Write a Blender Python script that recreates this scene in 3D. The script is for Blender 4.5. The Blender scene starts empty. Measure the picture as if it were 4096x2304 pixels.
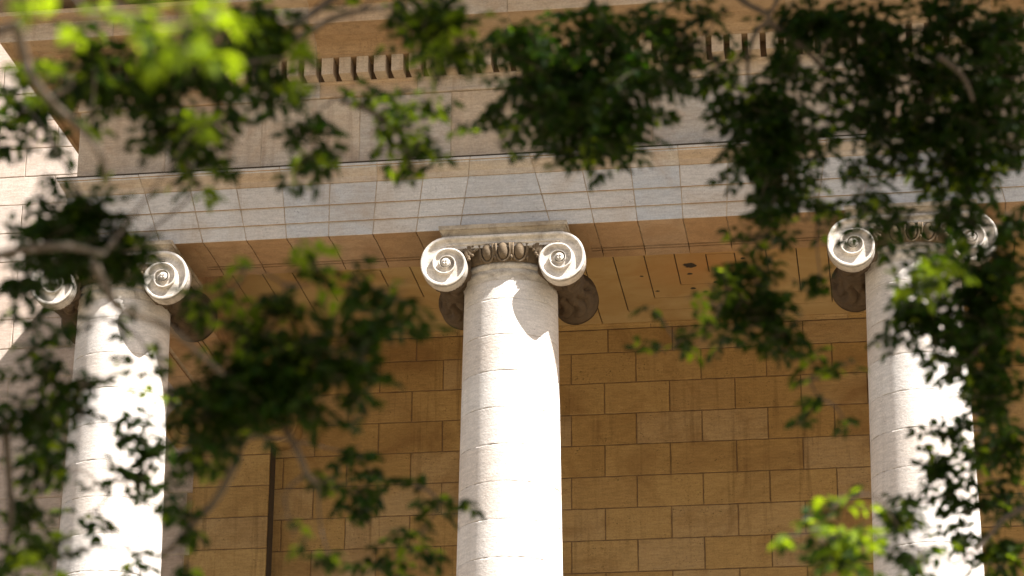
import bpy, bmesh, math, random
from mathutils import Vector, Matrix
R = random.Random(7)
C = bpy.context.scene.collection
scene = bpy.context.scene
Z0 = 12.5            # height of the architrave's underside above the ground
S = 4.18             # column spacing
pi = math.pi

# ------------------------------------------------------------------ materials
class NT:
    def __init__(s, name):
        s.m = bpy.data.materials.new(name); s.m.use_nodes = True
        s.t = s.m.node_tree; s.t.nodes.clear()
    def n(s, typ, **kw):
        nd = s.t.nodes.new(typ)
        for k, v in kw.items():
            if k.startswith('i_'):
                nd.inputs[k[2:].replace('_', ' ')].default_value = v
            else: setattr(nd, k, v)
        return nd
    def l(s, a, b): s.t.links.new(a, b)
    def ramp(s, src, stops):
        r = s.n('ShaderNodeValToRGB'); e = r.color_ramp.elements
        while len(e) < len(stops): e.new(0.5)
        for q, (p, c) in zip(e, stops):
            q.position = p; q.color = (c, c, c, 1) if not hasattr(c, '__len__') else (*c, 1)
        s.l(src, r.inputs[0]); return r.outputs[0]
    def mix(s, fac, a, b, mode='MIX'):
        m = s.n('ShaderNodeMix', data_type='RGBA', blend_type=mode)
        for val, soc in ((fac, m.inputs[0]), (a, m.inputs[6]), (b, m.inputs[7])):
            if hasattr(val, 'is_output'): s.l(val, soc)
            elif hasattr(val, '__len__'): soc.default_value = (*val, 1)
            else: soc.default_value = val
        return m.outputs[2]
    def noise(s, co, scale, detail=4, rough=.55, dist=0.):
        n = s.n('ShaderNodeTexNoise'); n.inputs['Scale'].default_value = scale
        n.inputs['Detail'].default_value = detail; n.inputs['Roughness'].default_value = rough
        n.inputs['Distortion'].default_value = dist
        s.l(co, n.inputs['Vector']); return n.outputs['Fac']
    def mapping(s, co, scale=(1, 1, 1), loc=(0, 0, 0)):
        m = s.n('ShaderNodeMapping'); m.inputs['Scale'].default_value = scale; m.inputs['Location'].default_value = loc
        s.l(co, m.inputs[0]); return m.outputs[0]

def stone(name, ca, cb, cc, stain=(.2, .12, .06), stain_amt=.5, streak=.35, pits=.6, bump=.5, bed=(1, 1, 6), grime=None):
    """weathered limestone: two block tints, mottling, bedding grain, rain streaks, pits"""
    t = NT(name)
    geo = t.n('ShaderNodeNewGeometry'); pos = geo.outputs['Position']
    at = t.n('ShaderNodeAttribute', attribute_name='tint')
    sep = t.n('ShaderNodeSeparateColor'); t.l(at.outputs['Color'], sep.inputs[0])
    # per-block offset of the pattern, so that blocks do not share grain
    off = t.n('ShaderNodeVectorMath', operation='MULTIPLY_ADD')
    t.l(at.outputs['Vector'], off.inputs[0]); off.inputs[1].default_value = (9, 9, 9); t.l(pos, off.inputs[2])
    p2 = off.outputs[0]
    col = t.mix(sep.outputs[0], ca, cb)
    f2 = t.ramp(sep.outputs[1], [(.55, 0.), (.95, 1.)])
    col = t.mix(f2, col, cc)
    mott = t.noise(t.mapping(p2, (1, 1, 1.7)), 2.2, 6, .6, .6)
    col = t.mix(t.ramp(mott, [(.35, 0.), (.75, .55)]), col, cb)
    bedn = t.noise(t.mapping(p2, bed), 7., 5, .65, .3)
    k = t.ramp(bedn, [(.3, .80), (.7, 1.08)])
    col = t.mix(1., col, k, 'MULTIPLY')
    fine = t.noise(p2, 60., 3, .7)
    col = t.mix(1., col, t.ramp(fine, [(.25, .80), (.75, 1.12)]), 'MULTIPLY')
    # stains with a soft irregular outline
    st = t.noise(pos, .9, 7, .62, 1.2)
    col = t.mix(t.ramp(st, [(.50, 0.), (.74, stain_amt)]), col, stain)
    # rain streaks: fine across, long down
    sk = t.noise(t.mapping(pos, (7, 7, .35)), 1.6, 5, .6, .2)
    sm = t.noise(pos, .55, 3, .5)
    msk = t.n('ShaderNodeMath', operation='MULTIPLY')
    t.l(t.ramp(sk, [(.52, 0.), (.78, 1.)]), msk.inputs[0]); t.l(t.ramp(sm, [(.42, 0.), (.62, streak)]), msk.inputs[1])
    col = t.mix(msk.outputs[0], col, tuple(v * .45 for v in stain))
    # pits
    pn = t.noise(t.mapping(p2, (1, 1, 1.5)), 34., 3, .75)
    pm = t.noise(p2, 3.1, 3, .6)
    mp = t.n('ShaderNodeMath', operation='MULTIPLY')
    pitf = t.ramp(pn, [(.61, 0.), (.67, 1.)])
    t.l(pitf, mp.inputs[0]); t.l(t.ramp(pm, [(.45, 0.), (.62, pits)]), mp.inputs[1])
    col = t.mix(mp.outputs[0], col, tuple(v * .28 for v in ca))
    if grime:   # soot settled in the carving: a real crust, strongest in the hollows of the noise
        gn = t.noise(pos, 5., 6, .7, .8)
        grime_fac = t.ramp(gn, [(.46, 0.), (.70, grime)])
        col = t.mix(grime_fac, col, (.07, .05, .035))
    bs = t.n('ShaderNodeBsdfPrincipled'); t.l(col, bs.inputs['Base Color'])
    bs.inputs['Roughness'].default_value = .88
    bs.inputs['Specular IOR Level'].default_value = .25
    b1 = t.n('ShaderNodeBump'); b1.inputs['Strength'].default_value = bump; b1.inputs['Distance'].default_value = .012
    add = t.n('ShaderNodeMath', operation='SUBTRACT')
    bn = t.noise(t.mapping(p2, (1, 1, 1.6)), 26., 8, .72)
    t.l(bn, add.inputs[0]); t.l(mp.outputs[0], add.inputs[1])
    t.l(add.outputs[0], b1.inputs['Height']); t.l(b1.outputs[0], bs.inputs['Normal'])
    o = t.n('ShaderNodeOutputMaterial'); t.l(bs.outputs[0], o.inputs[0])
    return t.m

M = {}
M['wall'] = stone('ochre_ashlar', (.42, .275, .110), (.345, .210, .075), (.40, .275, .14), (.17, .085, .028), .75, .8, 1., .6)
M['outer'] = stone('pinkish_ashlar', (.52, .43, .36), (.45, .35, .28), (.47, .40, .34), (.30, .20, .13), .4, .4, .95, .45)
M['arch'] = stone('grey_white_limestone', (.54, .51, .475), (.50, .445, .39), (.445, .44, .435), (.34, .24, .15), .5, .5, .6, .4)
M['ochre'] = stone('iron_stained_stone', (.42, .295, .18), (.37, .24, .13), (.41, .31, .21), (.20, .105, .045), .65, .5, .5, .4)
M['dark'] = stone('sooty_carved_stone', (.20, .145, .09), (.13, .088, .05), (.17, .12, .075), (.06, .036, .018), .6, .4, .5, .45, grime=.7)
M['mould'] = stone('tan_stained_moulding', (.50, .42, .33), (.42, .30, .19), (.49, .43, .36), (.24, .13, .06), .7, .6, .5, .4)
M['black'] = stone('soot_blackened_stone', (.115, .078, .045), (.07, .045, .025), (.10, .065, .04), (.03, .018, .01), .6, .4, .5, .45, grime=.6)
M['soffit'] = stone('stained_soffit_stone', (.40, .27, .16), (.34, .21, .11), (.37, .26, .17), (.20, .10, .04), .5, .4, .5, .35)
M['pale'] = stone('pale_limestone', (.70, .65, .60), (.65, .58, .52), (.62, .53, .45), (.46, .36, .27), .32, .3, .6, .6)
M['carve'] = stone('carved_limestone', (.66, .60, .53), (.58, .51, .43), (.55, .46, .36), (.32, .24, .15), .5, .4, .5, .45, grime=.55)
M['abacus'] = stone('weathered_abacus_stone', (.46, .39, .30), (.40, .32, .23), (.42, .34, .25), (.20, .14, .08), .6, .5, .5, .45, grime=.6)
M['ent'] = stone('pinkish_entablature_stone', (.54, .445, .345), (.48, .345, .225), (.45, .405, .355), (.33, .185, .09), .6, .5, .7, .4)
M['ceil'] = None
def plain(name, c, rough=.9):
    t = NT(name); b = t.n('ShaderNodeBsdfPrincipled'); p = t.n('ShaderNodeNewGeometry')
    n = t.noise(p.outputs['Position'], 9., 5, .7)
    t.l(t.mix(1., c, t.ramp(n, [(.3, .6), (.7, 1.2)]), 'MULTIPLY'), b.inputs['Base Color']); b.inputs['Roughness'].default_value = rough
    o = t.n('ShaderNodeOutputMaterial'); t.l(b.outputs[0], o.inputs[0]); return t.m
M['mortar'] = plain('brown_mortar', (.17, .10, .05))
M['light_mortar'] = plain('tan_mortar', (.39, .30, .21))
M['drum_mortar'] = plain('pale_mortar', (.46, .37, .28))
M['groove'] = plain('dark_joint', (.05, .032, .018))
M['ground'] = plain('pale_gravel', (.20, .16, .10))
M['bark'] = plain('bark', (.085, .062, .042))
M['young'] = plain('young_tan_bark', (.09, .066, .042))

def ceiling_mat():
    t = NT('ochre_ceiling_plaster')
    pos = t.n('ShaderNodeNewGeometry').outputs['Position']
    n1 = t.noise(pos, 1.1, 6, .6, .8)
    col = t.mix(t.ramp(n1, [(.38, 0.), (.68, 1.)]), (.39, .27, .120), (.30, .180, .060))
    n2 = t.noise(t.mapping(pos, (1, 3, 1)), 5., 6, .7, .5)
    col = t.mix(t.ramp(n2, [(.58, 0.), (.75, .4)]), col, (.16, .09, .04))
    # rusty water stain round a broken patch, and a few small holes
    def spot(x, y, r0, r1, c, amt, col):
        v = t.n('ShaderNodeVectorMath', operation='DISTANCE'); v.inputs[1].default_value = (x, y, Z0 + .795)
        ns = t.n('ShaderNodeTexNoise'); ns.inputs['Scale'].default_value = 2.2 / max(r1, .05) * .4; ns.inputs['Detail'].default_value = 5
        t.l(pos, ns.inputs['Vector'])
        mm = t.n('ShaderNodeVectorMath', operation='MULTIPLY_ADD'); t.l(ns.outputs['Color'], mm.inputs[0])
        mm.inputs[1].default_value = (r1 * 1.5, r1 * 1.5, 0)
        sh = t.n('ShaderNodeVectorMath', operation='SUBTRACT'); t.l(pos, sh.inputs[0]); sh.inputs[1].default_value = (r1 * .75, r1 * .75, 0)
        t.l(sh.outputs[0], mm.inputs[2]); t.l(mm.outputs[0], v.inputs[0])
        mr = t.n('ShaderNodeMapRange'); t.l(v.outputs['Value'], mr.inputs[0])
        mr.inputs[1].default_value = r0; mr.inputs[2].default_value = r1; mr.inputs[3].default_value = amt; mr.inputs[4].default_value = 0.
        return t.mix(mr.outputs[0], col, c)
    col = spot(1.75, 2.75, .1, 1.0, (.36, .17, .05), .75, col)
    col = spot(-2.6, 2.6, .1, .8, (.36, .17, .05), .6, col)
    for x, y, r in ((1.68, 2.74, .08), (1.66, 3.0, .035), (1.665, 3.46, .035), (1.24, 3.5, .03), (1.1, 3.0, .025), (2.3, 2.6, .03), (1.95, 3.3, .05), (1.8, 3.6, .04)):
        col = spot(x, y, r * .75, r, (.025, .018, .012), 1., col)
    b = t.n('ShaderNodeBsdfPrincipled'); t.l(col, b.inputs['Base Color']); b.inputs['Roughness'].default_value = .9
    bp = t.n('ShaderNodeBump'); bp.inputs['Strength'].default_value = .25; bp.inputs['Distance'].default_value = .01
    t.l(t.noise(pos, 25., 6, .7), bp.inputs['Height']); t.l(bp.outputs[0], b.inputs['Normal'])
    o = t.n('ShaderNodeOutputMaterial'); t.l(b.outputs[0], o.inputs[0]); return t.m
M['ceil'] = ceiling_mat()

# ------------------------------------------------------------------ helpers
def thing(name, label, cat, loc=(0, 0, 0), group=None):
    o = bpy.data.objects.new(name, None); C.objects.link(o); o.location = loc
    o['label'] = label; o['category'] = cat; o['kind'] = 'thing'
    if group: o['group'] = group
    return o

class MB:
    """mesh builder in architrave coordinates (z = 0 is the architrave's underside)"""
    def __init__(s): s.v = []; s.f = []; s.t = []; s.mi = []; s.sm = []
    def tint(s): return (R.random(), R.random(), R.random())
    def add(s, verts, faces, tint=None, mi=0, smooth=False):
        o = len(s.v); s.v += [tuple(v) for v in verts]
        tt = tint or (0.3, 0.3, 0.5)
        for f in faces:
            s.f.append(tuple(i + o for i in f)); s.t.append(tt); s.mi.append(mi); s.sm.append(smooth)
    def box(s, a, b, tint=None, mi=0):
        (x0, y0, z0), (x1, y1, z1) = a, b
        s.add([(x0, y0, z0), (x1, y0, z0), (x1, y1, z0), (x0, y1, z0), (x0, y0, z1), (x1, y0, z1), (x1, y1, z1), (x0, y1, z1)],
              [(0, 3, 2, 1), (4, 5, 6, 7), (0, 1, 5, 4), (1, 2, 6, 5), (2, 3, 7, 6), (3, 0, 4, 7)], tint, mi)
    def grid(s, rows, tint=None, mi=0, closed=False, smooth=True, caps=False):
        n = len(rows[0]); vs = [p for r in rows for p in r]; fs = []
        for i in range(len(rows) - 1):
            for j in range(n if closed else n - 1):
                a, b = i * n + j, i * n + (j + 1) % n
                fs.append((a, b, b + n, a + n))
        if isinstance(mi, list):
            k0 = len(s.mi); s.add(vs, fs, tint, 0, smooth); q = n if closed else n - 1
            s.mi[k0:] = [mi[z % q] for z in range(len(fs))]; return
        if caps: fs += [tuple(range(n))[::-1], tuple(range((len(rows) - 1) * n, len(rows) * n))]
        s.add(vs, fs, tint, mi, smooth)
    def build(s, name, mats, parent=None, off=(0, 0, 0), fix=True):
        me = bpy.data.meshes.new(name)
        dz = off
        me.from_pydata([(x + dz[0], y + dz[1], z + dz[2]) for x, y, z in s.v], [], s.f)
        for m in (mats if isinstance(mats, (list, tuple)) else [mats]): me.materials.append(m)
        at = me.attributes.new('tint', 'FLOAT_COLOR', 'FACE')
        at.data.foreach_set('color', [c for t in s.t for c in (*t, 1.)])
        me.polygons.foreach_set('material_index', s.mi); me.polygons.foreach_set('use_smooth', s.sm)
        if fix:
            bm = bmesh.new(); bm.from_mesh(me); bmesh.ops.recalc_face_normals(bm, faces=bm.faces); bm.to_mesh(me); bm.free()
        me.update()
        o = bpy.data.objects.new(name, me); C.objects.link(o)
        if parent: o.parent = parent
        return o

def block(mb, x0, x1, z0, z1, y, depth, gap=.011, ch=.006, jit=.0028, tint=None):
    """one ashlar block seen from the front (facing -y), ragged arris"""
    g = gap / 2
    a, b, c, d = x0 + g, x1 - g, z0 + g, z1 - g
    pts = []
    def run(p, q):
        n = max(1, int(math.hypot(q[0] - p[0], q[1] - p[1]) / .085))
        for i in range(n):
            k = i / n; j = jit if i else jit * .6
            pts.append((p[0] + (q[0] - p[0]) * k + R.uniform(-j, j), p[1] + (q[1] - p[1]) * k + R.uniform(-j, j)))
    run((a, c), (b, c)); run((b, c), (b, d)); run((b, d), (a, d)); run((a, d), (a, c))
    yy = y + R.uniform(-.003, .003); n = len(pts); cx, cz = (a + b) / 2, (c + d) / 2
    v = []
    for px, pz in pts: v.append((px + (ch if px < cx else -ch), yy, pz + (ch if pz < cz else -ch)))
    for px, pz in pts: v.append((px, yy + ch, pz))
    for px, pz in pts: v.append((px, yy + depth, pz))
    f = [tuple(range(n))]
    for k in (0, n):
        for i in range(n): f.append((k + i, k + n + i, k + n + (i + 1) % n, k + (i + 1) % n))
    mb.add(v, f, tint or mb.tint())

def lathe(mb, prof, n=64, cx=0., cy=0., tint=None, smooth=True):
    rows = [[(cx + r * math.cos(2 * pi * j / n), cy + r * math.sin(2 * pi * j / n), z) for j in range(n)] for r, z in prof]
    mb.grid(rows, tint, closed=True, smooth=smooth)

def tube(mb, pts, rads, n=8, tint=None, mi=0):
    rows = []; pts = [Vector(p) for p in pts]
    up = Vector((.31, .17, .93))
    for i, p in enumerate(pts):
        d = (pts[min(i + 1, len(pts) - 1)] - pts[max(i - 1, 0)]).normalized()
        a = d.cross(up)
        if a.length < 1e-3: a = d.cross(Vector((1, 0, 0)))
        a.normalize(); b = d.cross(a)
        r = rads[i] if hasattr(rads, '__len__') else rads
        rows.append([tuple(p + a * r * math.cos(2 * pi * j / n) + b * r * math.sin(2 * pi * j / n)) for j in range(n)])
    mb.grid(rows, tint, mi, closed=True, caps=True)

def ellipsoid(mb, c, ax, n=12, m=8, tint=None):
    """ax: three axis vectors"""
    rows = []
    for i in range(m + 1):
        th = pi * i / m
        th = min(max(th, .03), pi - .03)
        rows.append([tuple(Vector(c) + ax[0] * math.sin(th) * math.cos(2 * pi * j / n) + ax[1] * math.sin(th) * math.sin(2 * pi * j / n) + ax[2] * math.cos(th)) for j in range(n)])
    mb.grid(rows, tint, closed=True, caps=True)

# ------------------------------------------------------------------ ground
g = MB(); g.add([(-400, -400, 0), (400, -400, 0), (400, 400, 0), (-400, 400, 0)], [(0, 1, 2, 3)])
go = g.build('ground', M['ground']); go['kind'] = 'structure'

# ------------------------------------------------------------------ back wall with the end pilaster
YW = 4.55; CH = .394; ZR = -.346
wall = thing('ashlar_wall', 'long wall of ochre stone blocks behind the columns, sunlit past the left column', 'wall', (0, YW, 0))
W = MB()
zr = [ZR + CH * k for k in range(-31, 22)]
for z in zr:
    odd = round((z - ZR) / CH) % 2
    x = (.487 if not odd else .083) - .787 * 16
    inside_top = None
    while x < 14.5:
        x1 = x + .787
        top = z + CH
        if -4.7 < x1 < 10.2 and .03 < z < .1: top = .438
        if -4.7 < x1 < 10.2 and .43 < z < .5: pass
        else:
            n0 = len(W.mi); block(W, x, x1, max(z, -12.52), top, YW, .06)
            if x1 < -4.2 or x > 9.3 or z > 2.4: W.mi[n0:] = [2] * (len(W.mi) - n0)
        x = x1
x = .533 - .787 * 7
while x < 9.6:
    block(W, x, x + .787, .438, .739, YW, .06); x += .787
W.box((-4.2, YW + .012, -12.5), (14.4, YW + .5, 8.2), mi=1); W.box((-12.2, YW + .010, -12.5), (-4.2, YW + .5, 8.2), mi=3)
OW = (0, -YW, Z0)
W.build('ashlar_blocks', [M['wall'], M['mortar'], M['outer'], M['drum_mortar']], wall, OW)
# moulding where the wall meets the ceiling
W = MB()
x = -3.7
while x < 9.6:
    x1 = x + 1.19
    prof = [(0, .742), (.012, .745), (.022, .770), (.05, .785), (.05, .84)]
    tn = W.tint()
    W.grid([[(x + .003, YW - o, z) for o, z in prof], [(x1 - .003, YW - o, z) for o, z in prof]], tn, smooth=False)
    x = x1
W.build('ceiling_moulding', M['wall'], wall, OW)

# ------------------------------------------------------------------ Ionic capital pieces
def volute(mb, cx, cz, hand, yf, yb, tint, turns=2.8):
    """scroll seen from the front; hand -1: left one. yf front plane, yb back plane"""
    sgn = -1 if yf < yb else 1
    key = [.29, .263, .256, .215, .160, .138, .126, .105, .074, .066, .059, .054, .050, .048, .047]
    def Ro(ph):
        q = ph / (pi / 2); i = int(q); k = q - i
        if i >= len(key) - 1: return key[-1]
        k = k * k * (3 - 2 * k) * .35 + k * .65
        return key[i] * (1 - k) + key[i + 1] * k
    NS = 40
    tot = int(NS * turns)
    prof = [(0, -.042), (0, -.004), (.04, .0), (.20, .0), (.25, -.004), (.29, -.030), (.45, -.044), (.72, -.042), (1., -.034)]
    rows = []
    for i in range(tot + 1):
        ph = 2 * pi * i / NS
        r0, r1 = Ro(ph), Ro(ph + 2 * pi)
        a = pi / 2 + ph
        row = []
        lift = .016 * min(1., ph / (4 * pi))           # inner turns stand a little prouder
        for t, d in prof:
            r = r0 + (r1 - r0) * t
            row.append((cx - hand * r * math.cos(a), yf + (-(d + lift) if yf < yb else (d + lift)), cz + r * math.sin(a)))
        rows.append(row)
    mb.grid(rows, tint)
    # outer wall back to the baluster
    o = []
    for i in range(NS + 1):
        ph = 2 * pi * i / NS; a = pi / 2 + ph; r = Ro(ph)
        if i > NS * .8: r = max(r, .19)
        sx = 1 if hand < 0 else -1
        c, s = sx * math.cos(a), math.sin(a)
        y0 = yf; n = 5
        o.append([(cx + r * c, yf + (yb - yf) * .02, cz + r * s), (cx + r * c, yf + (yb - yf) * .86, cz + r * s),
                  (cx + (r * .93) * c, yf + (yb - yf) * .90, cz + r * .93 * s), (cx + (r * .93) * c, yf + (yb - yf) * .95, cz + r * .93 * s),
                  (cx + (r * .86) * c, yb, cz + r * .86 * s)])
    mb.grid(o, tint)
    # eye
    ey = yf + (-.010 if yf < yb else .010)
    ax = Vector((.048, 0, 0)), Vector((0, 0, .048)), Vector((0, .014, 0))
    ellipsoid(mb, (cx, ey, cz), ax, 20, 8, tint)
    fy = ey + (-.014 if yf < yb else .014)
    for dx, dz in ((.014, .014), (-.014, .014), (.014, -.014), (-.014, -.014)):
        ellipsoid(mb, (cx + dx, fy, cz + dz), (Vector((.011, 0, 0)), Vector((0, 0, .011)), Vector((0, .010, 0))), 8, 5, tint)

def egg(mb, o, n, t, u, tint, dart=True, w=.0865):
    o = Vector(o)
    ellipsoid(mb, o + u * .0, (t * .056, n * .058, u * .090), 16, 10, tint)
    pts = []
    for i in range(15):
        a = pi * (1 - i / 14)
        pts.append(o + t * .071 * math.cos(a) * (1 if i not in (0, 14) else 1.02) - u * (.105 * math.sin(a) - .0) + n * .018)
    pts = [pts[0] + u * .085] + pts + [pts[-1] + u * .085]
    tube(mb, pts, .0125, 7, tint)
    if dart:
        c = o + t * w
        tube(mb, [c + u * .085 + n * .02, c - u * .045 + n * .018], [.0075, .0065], 6, tint)
        tube(mb, [c - u * .04 + n * .02, c - u * .06 + n * .024, c - u * .105 + n * .012], [.006, .017, .002], 6, tint)

def sprig(mb, cx, y, cz, d, tint):
    """small honeysuckle spray carved in the corner between scroll and eggs"""
    for a, L in ((-.15, .085), (-.55, .11), (-.95, .125), (-1.3, .12)):
        v = Vector((d * math.cos(a), 0, math.sin(a))); w = Vector((-v.z, 0, v.x))
        p = Vector((cx, y, cz)) + v * L * .6
        ellipsoid(mb, p, (v * L * .5, w * .024, Vector((0, .020, 0))), 10, 6, tint)
        ellipsoid(mb, p + v * L * .40 + w * .010, (Vector((.020, 0, 0)), Vector((0, 0, .020)), Vector((0, .022, 0))), 8, 6, tint)
    ellipsoid(mb, (cx + d * .045, y, cz - .135), (Vector((.022, 0, 0)), Vector((0, 0, .022)), Vector((0, .02, 0))), 10, 6, tint)
    ellipsoid(mb, (cx + d * .01, y, cz - .02), (Vector((.03, 0, 0)), Vector((0, 0, .02)), Vector((0, .016, 0))), 10, 6, tint)

def make_column():
    col = bpy.data.objects.new('stone_column', None); C.objects.link(col)
    off = (0, 0, Z0)
    # shaft: drums with worn joints
    m = MB()
    def rad(z): return .5 + .0158 * (-1.2 - z) if z > -8 else .5 + .0158 * 6.8 + .004 * (-8 - z)
    joints = [-.769 - .3955 * k for k in range(0, 28)]
    prev = -.545
    n = 96
    for jz in joints + [-12.0]:
        tn = m.tint()
        zs = [prev - .0018, prev - .005, prev - .016] + [prev + (jz - prev) * k for k in (.25, .5, .75)] + [jz + .016, jz + .005, jz + .0018]
        rows = []
        for q, z in enumerate(zs):
            ins = .0012 if q in (0, 8) else 0.
            rows.append([((rad(z) - ins + R.uniform(-.0008, .0008)) * math.cos(2 * pi * j / n), (rad(z) - ins) * math.sin(2 * pi * j / n), z + (R.uniform(-.0035, .0035) if q in (0, 1, 7, 8) else 0)) for j in range(n)])
        m.grid(rows, tn, closed=True)
        prev = jz
    lathe(m, [(rad(-.6) - .0012, -.6), (rad(-12.0) - .0012, -12.)], 64, tint=(.5, .5, .5))
    m.mi[-64:] = [1] * 64
    m.build('shaft', [M['pale'], M['drum_mortar']], col, off)
    b = MB()
    lathe(b, [(.60, -12.0), (.68, -12.0), (.70, -12.04), (.68, -12.08), (.66, -12.10), (.66, -12.14), (.70, -12.17), (.78, -12.2), (.80, -12.26), (.78, -12.32)], 64)
    b.box((-.8, -.8, -12.5), (.8, .8, -12.32))
    b.build('base', M['pale'], col, off)
    # capital core: neck rings and bell
    k = MB(); tn = (.25, .3, .4)
    lathe(k, [(.494, -.56), (.496, -.535), (.503, -.51), (.516, -.492), (.517, -.455), (.512, -.448), (.522, -.442), (.537, -.428), (.542, -.408), (.537, -.388), (.522, -.374),
              (.520, -.368), (.535, -.350), (.562, -.315), (.588, -.265), (.598, -.20), (.595, -.13)], 96, tint=tn)
    cap = k.build('capital', M['carve'], col, off)
    # abacus
    a = MB(); rows = []
    for h, z in ((.60, -.127), (.618, -.122), (.621, -.108), (.630, -.088), (.648, -.066), (.655, -.058), (.655, -.052), (.668, -.050), (.670, -.006), (.664, -.002)):
        pts = []
        for (x0, y0), (x1, y1) in (((-1, -1), (1, -1)), ((1, -1), (1, 1)), ((1, 1), (-1, 1)), ((-1, 1), (-1, -1))):
            for q in range(14):
                f = q / 14; j = R.uniform(-.0025, .0025) if z > -.06 else 0
                pts.append((h * (x0 + (x1 - x0) * f) + j, h * (y0 + (y1 - y0) * f) + j, z))
        rows.append(pts)
    a.grid(rows, tn, closed=True, smooth=False, caps=True)
    a.build('abacus', M['abacus'], cap, off)
    # the channel joining the two scrolls, front and back
    for sy in (-1, 1):
        c = MB()
        pr = [(.640, -.121), (.653, -.1215), (.6555, -.126), (.6555, -.147), (.651, -.154), (.626, -.160), (.611, -.178), (.612, -.192), (.617, -.200), (.610, -.208), (.560, -.210)]
        c.grid([[(-.593, sy * y, z) for y, z in pr], [(.593, sy * y, z) for y, z in pr]], tn, smooth=True)
        c.build('channel', M['carve'], cap, off)
    k2 = MB(); k2.box((-.585, -.60, -.242), (.585, .60, -.127), tn)
    k2.build('bolster', M['carve'], cap, off)
    for sx in (-1, 1):
        for sy in (-1, 1):
            v = MB(); volute(v, sx * .592, -.412, sx, sy * .655, sy * .46, tn)
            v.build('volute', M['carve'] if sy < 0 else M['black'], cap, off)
        # baluster side with carved leaves and a belt
        p = MB(); rows = []; N = 72
        for i in range(57):
            y = -.50 + i / 56.; ay = abs(y)
            f = max(0., min(1., (ay - .09) / .40))
            r = .150 + .092 * f ** 2.6
            row = []
            for j in range(N):
                th = 2 * pi * j / N
                d = 0.
                if ay < .085: d = .020 + .010 * math.cos(ay / .085 * 3 * pi)
                else:
                    lobe = abs(math.sin(4 * th + .8 * math.sin(7 * f)))
                    tip = max(0., min(1., (1.02 - f) * 8)) * min(1., f * 6)
                    d = (.066 * lobe ** .6 - .030) * tip
                    d += .012 * max(0, math.cos(16 * th + 9 * f)) * tip * lobe
                row.append((sx * .592 + (r + d) * math.cos(th), y, -.412 + (r + d) * math.sin(th)))
            rows.append(row)
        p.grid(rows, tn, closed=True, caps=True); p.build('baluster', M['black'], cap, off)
    da = .173 / .615
    for half in (0, pi):
        e = MB()
        for i in range(-2, 3):
            a = half + i * da
            n_ = Vector((math.sin(a), -math.cos(a), 0)); t_ = Vector((math.cos(a), math.sin(a), 0)); u_ = (Vector((0, 0, 1)) + n_ * .36).normalized()
            nn = (n_ - Vector((0, 0, .36))).normalized()
            if abs(i) < 2: egg(e, n_ * .598 + Vector((0, 0, -.288)), nn, t_, u_, tn)
            if i == -2:
                c = a + da / 2; n2 = Vector((math.sin(c), -math.cos(c), 0))
                tube(e, [n2 * .632 + Vector((0, 0, -.2)), n2 * .60 + Vector((0, 0, -.33)), n2 * .57 + Vector((0, 0, -.39))], [.008, .016, .002], 6, tn)
        sg = 1 if half == 0 else -1
        for sx in (-1, 1): sprig(e, sx * .405, sg * -.585, -.222, -sx, tn)
        # bed the eggs are carved from
        rows = []
        for r, z in ((.545, -.385), (.572, -.335), (.594, -.28), (.604, -.22), (.604, -.17)):
            rows.append([(r * math.sin(half + q * .07), -r * math.cos(half + q * .07), z) for q in range(-11, 12)])
        e.grid(rows, tn)
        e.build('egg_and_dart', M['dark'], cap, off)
    return col

def copy_tree(o, parent=None):
    c = o.copy(); C.objects.link(c); c.parent = parent
    for ch in list(o.children): copy_tree(ch, c)
    return c

col0 = make_column()
cols = [(col0, 0., 'tall pale round column in the middle, its scrolled capital and shaft clear of leaves'),
        (copy_tree(col0), -S, 'pale round column at the left end, in front of the pilaster, half hidden by leaves'),
        (copy_tree(col0), 2 * S, 'rightmost pale round column, under the right end of the portico beyond the leaf-covered one'),
        (copy_tree(col0), S, 'pale round column on the right, its capital and shaft darkened behind dense leaves')]
for o, x, lab in cols:
    o.location = (x, 0, 0); o['label'] = lab; o['category'] = 'column'; o['kind'] = 'thing'; o['group'] = 'scroll-topped columns of the portico'

# ------------------------------------------------------------------ entablature
ENT = thing('entablature', 'stone entablature resting on the columns, flat-arch blocks below a frieze and toothed cornice', 'entablature', (0, 0, Z0))
AE = (0, 0, 0)
XL, XR = -4.66, 9.0
YF = -.48
ar = MB()
bj = [-3.67, -3.21, -2.74, -2.31, -1.86, -1.39, -.93, -.47]; tj = [-3.92, -3.41, -2.90, -2.385, -1.85, -1.336, -.832, -.345]
br = [.49, .94, 1.39, 1.86, 2.31, 2.78, 3.23, 3.68]; tr = [.28, .79, 1.31, 1.83, 2.35, 2.86, 3.37, 3.88]
bb = [XL - .03] + bj + br + [4.68 + .4575 * k for k in range(8)] + [8.6, 9.0]
tt = [XL - .03] + tj + tr + [4.45 + .525 * k for k in range(8)] + [8.3, 9.0]
AP = [(-.535, .0), (-.5385, .004), (-.5385, .159), (-.556, .160), (-.556, .346), (-.574, .347), (-.574, .585), (-.584, .586), (-.588, .598), (-.600, .640), (-.632, .690), (-.648, .722), (-.650, .738), (-.664, .742), (-.666, .768), (-.660, .771), (-.40, .771)]
AMI = [0, 0, 3, 0, 3, 0, 3, 5, 5, 5, 5, 0, 3, 0, 0, 0]
HA = .771
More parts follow.
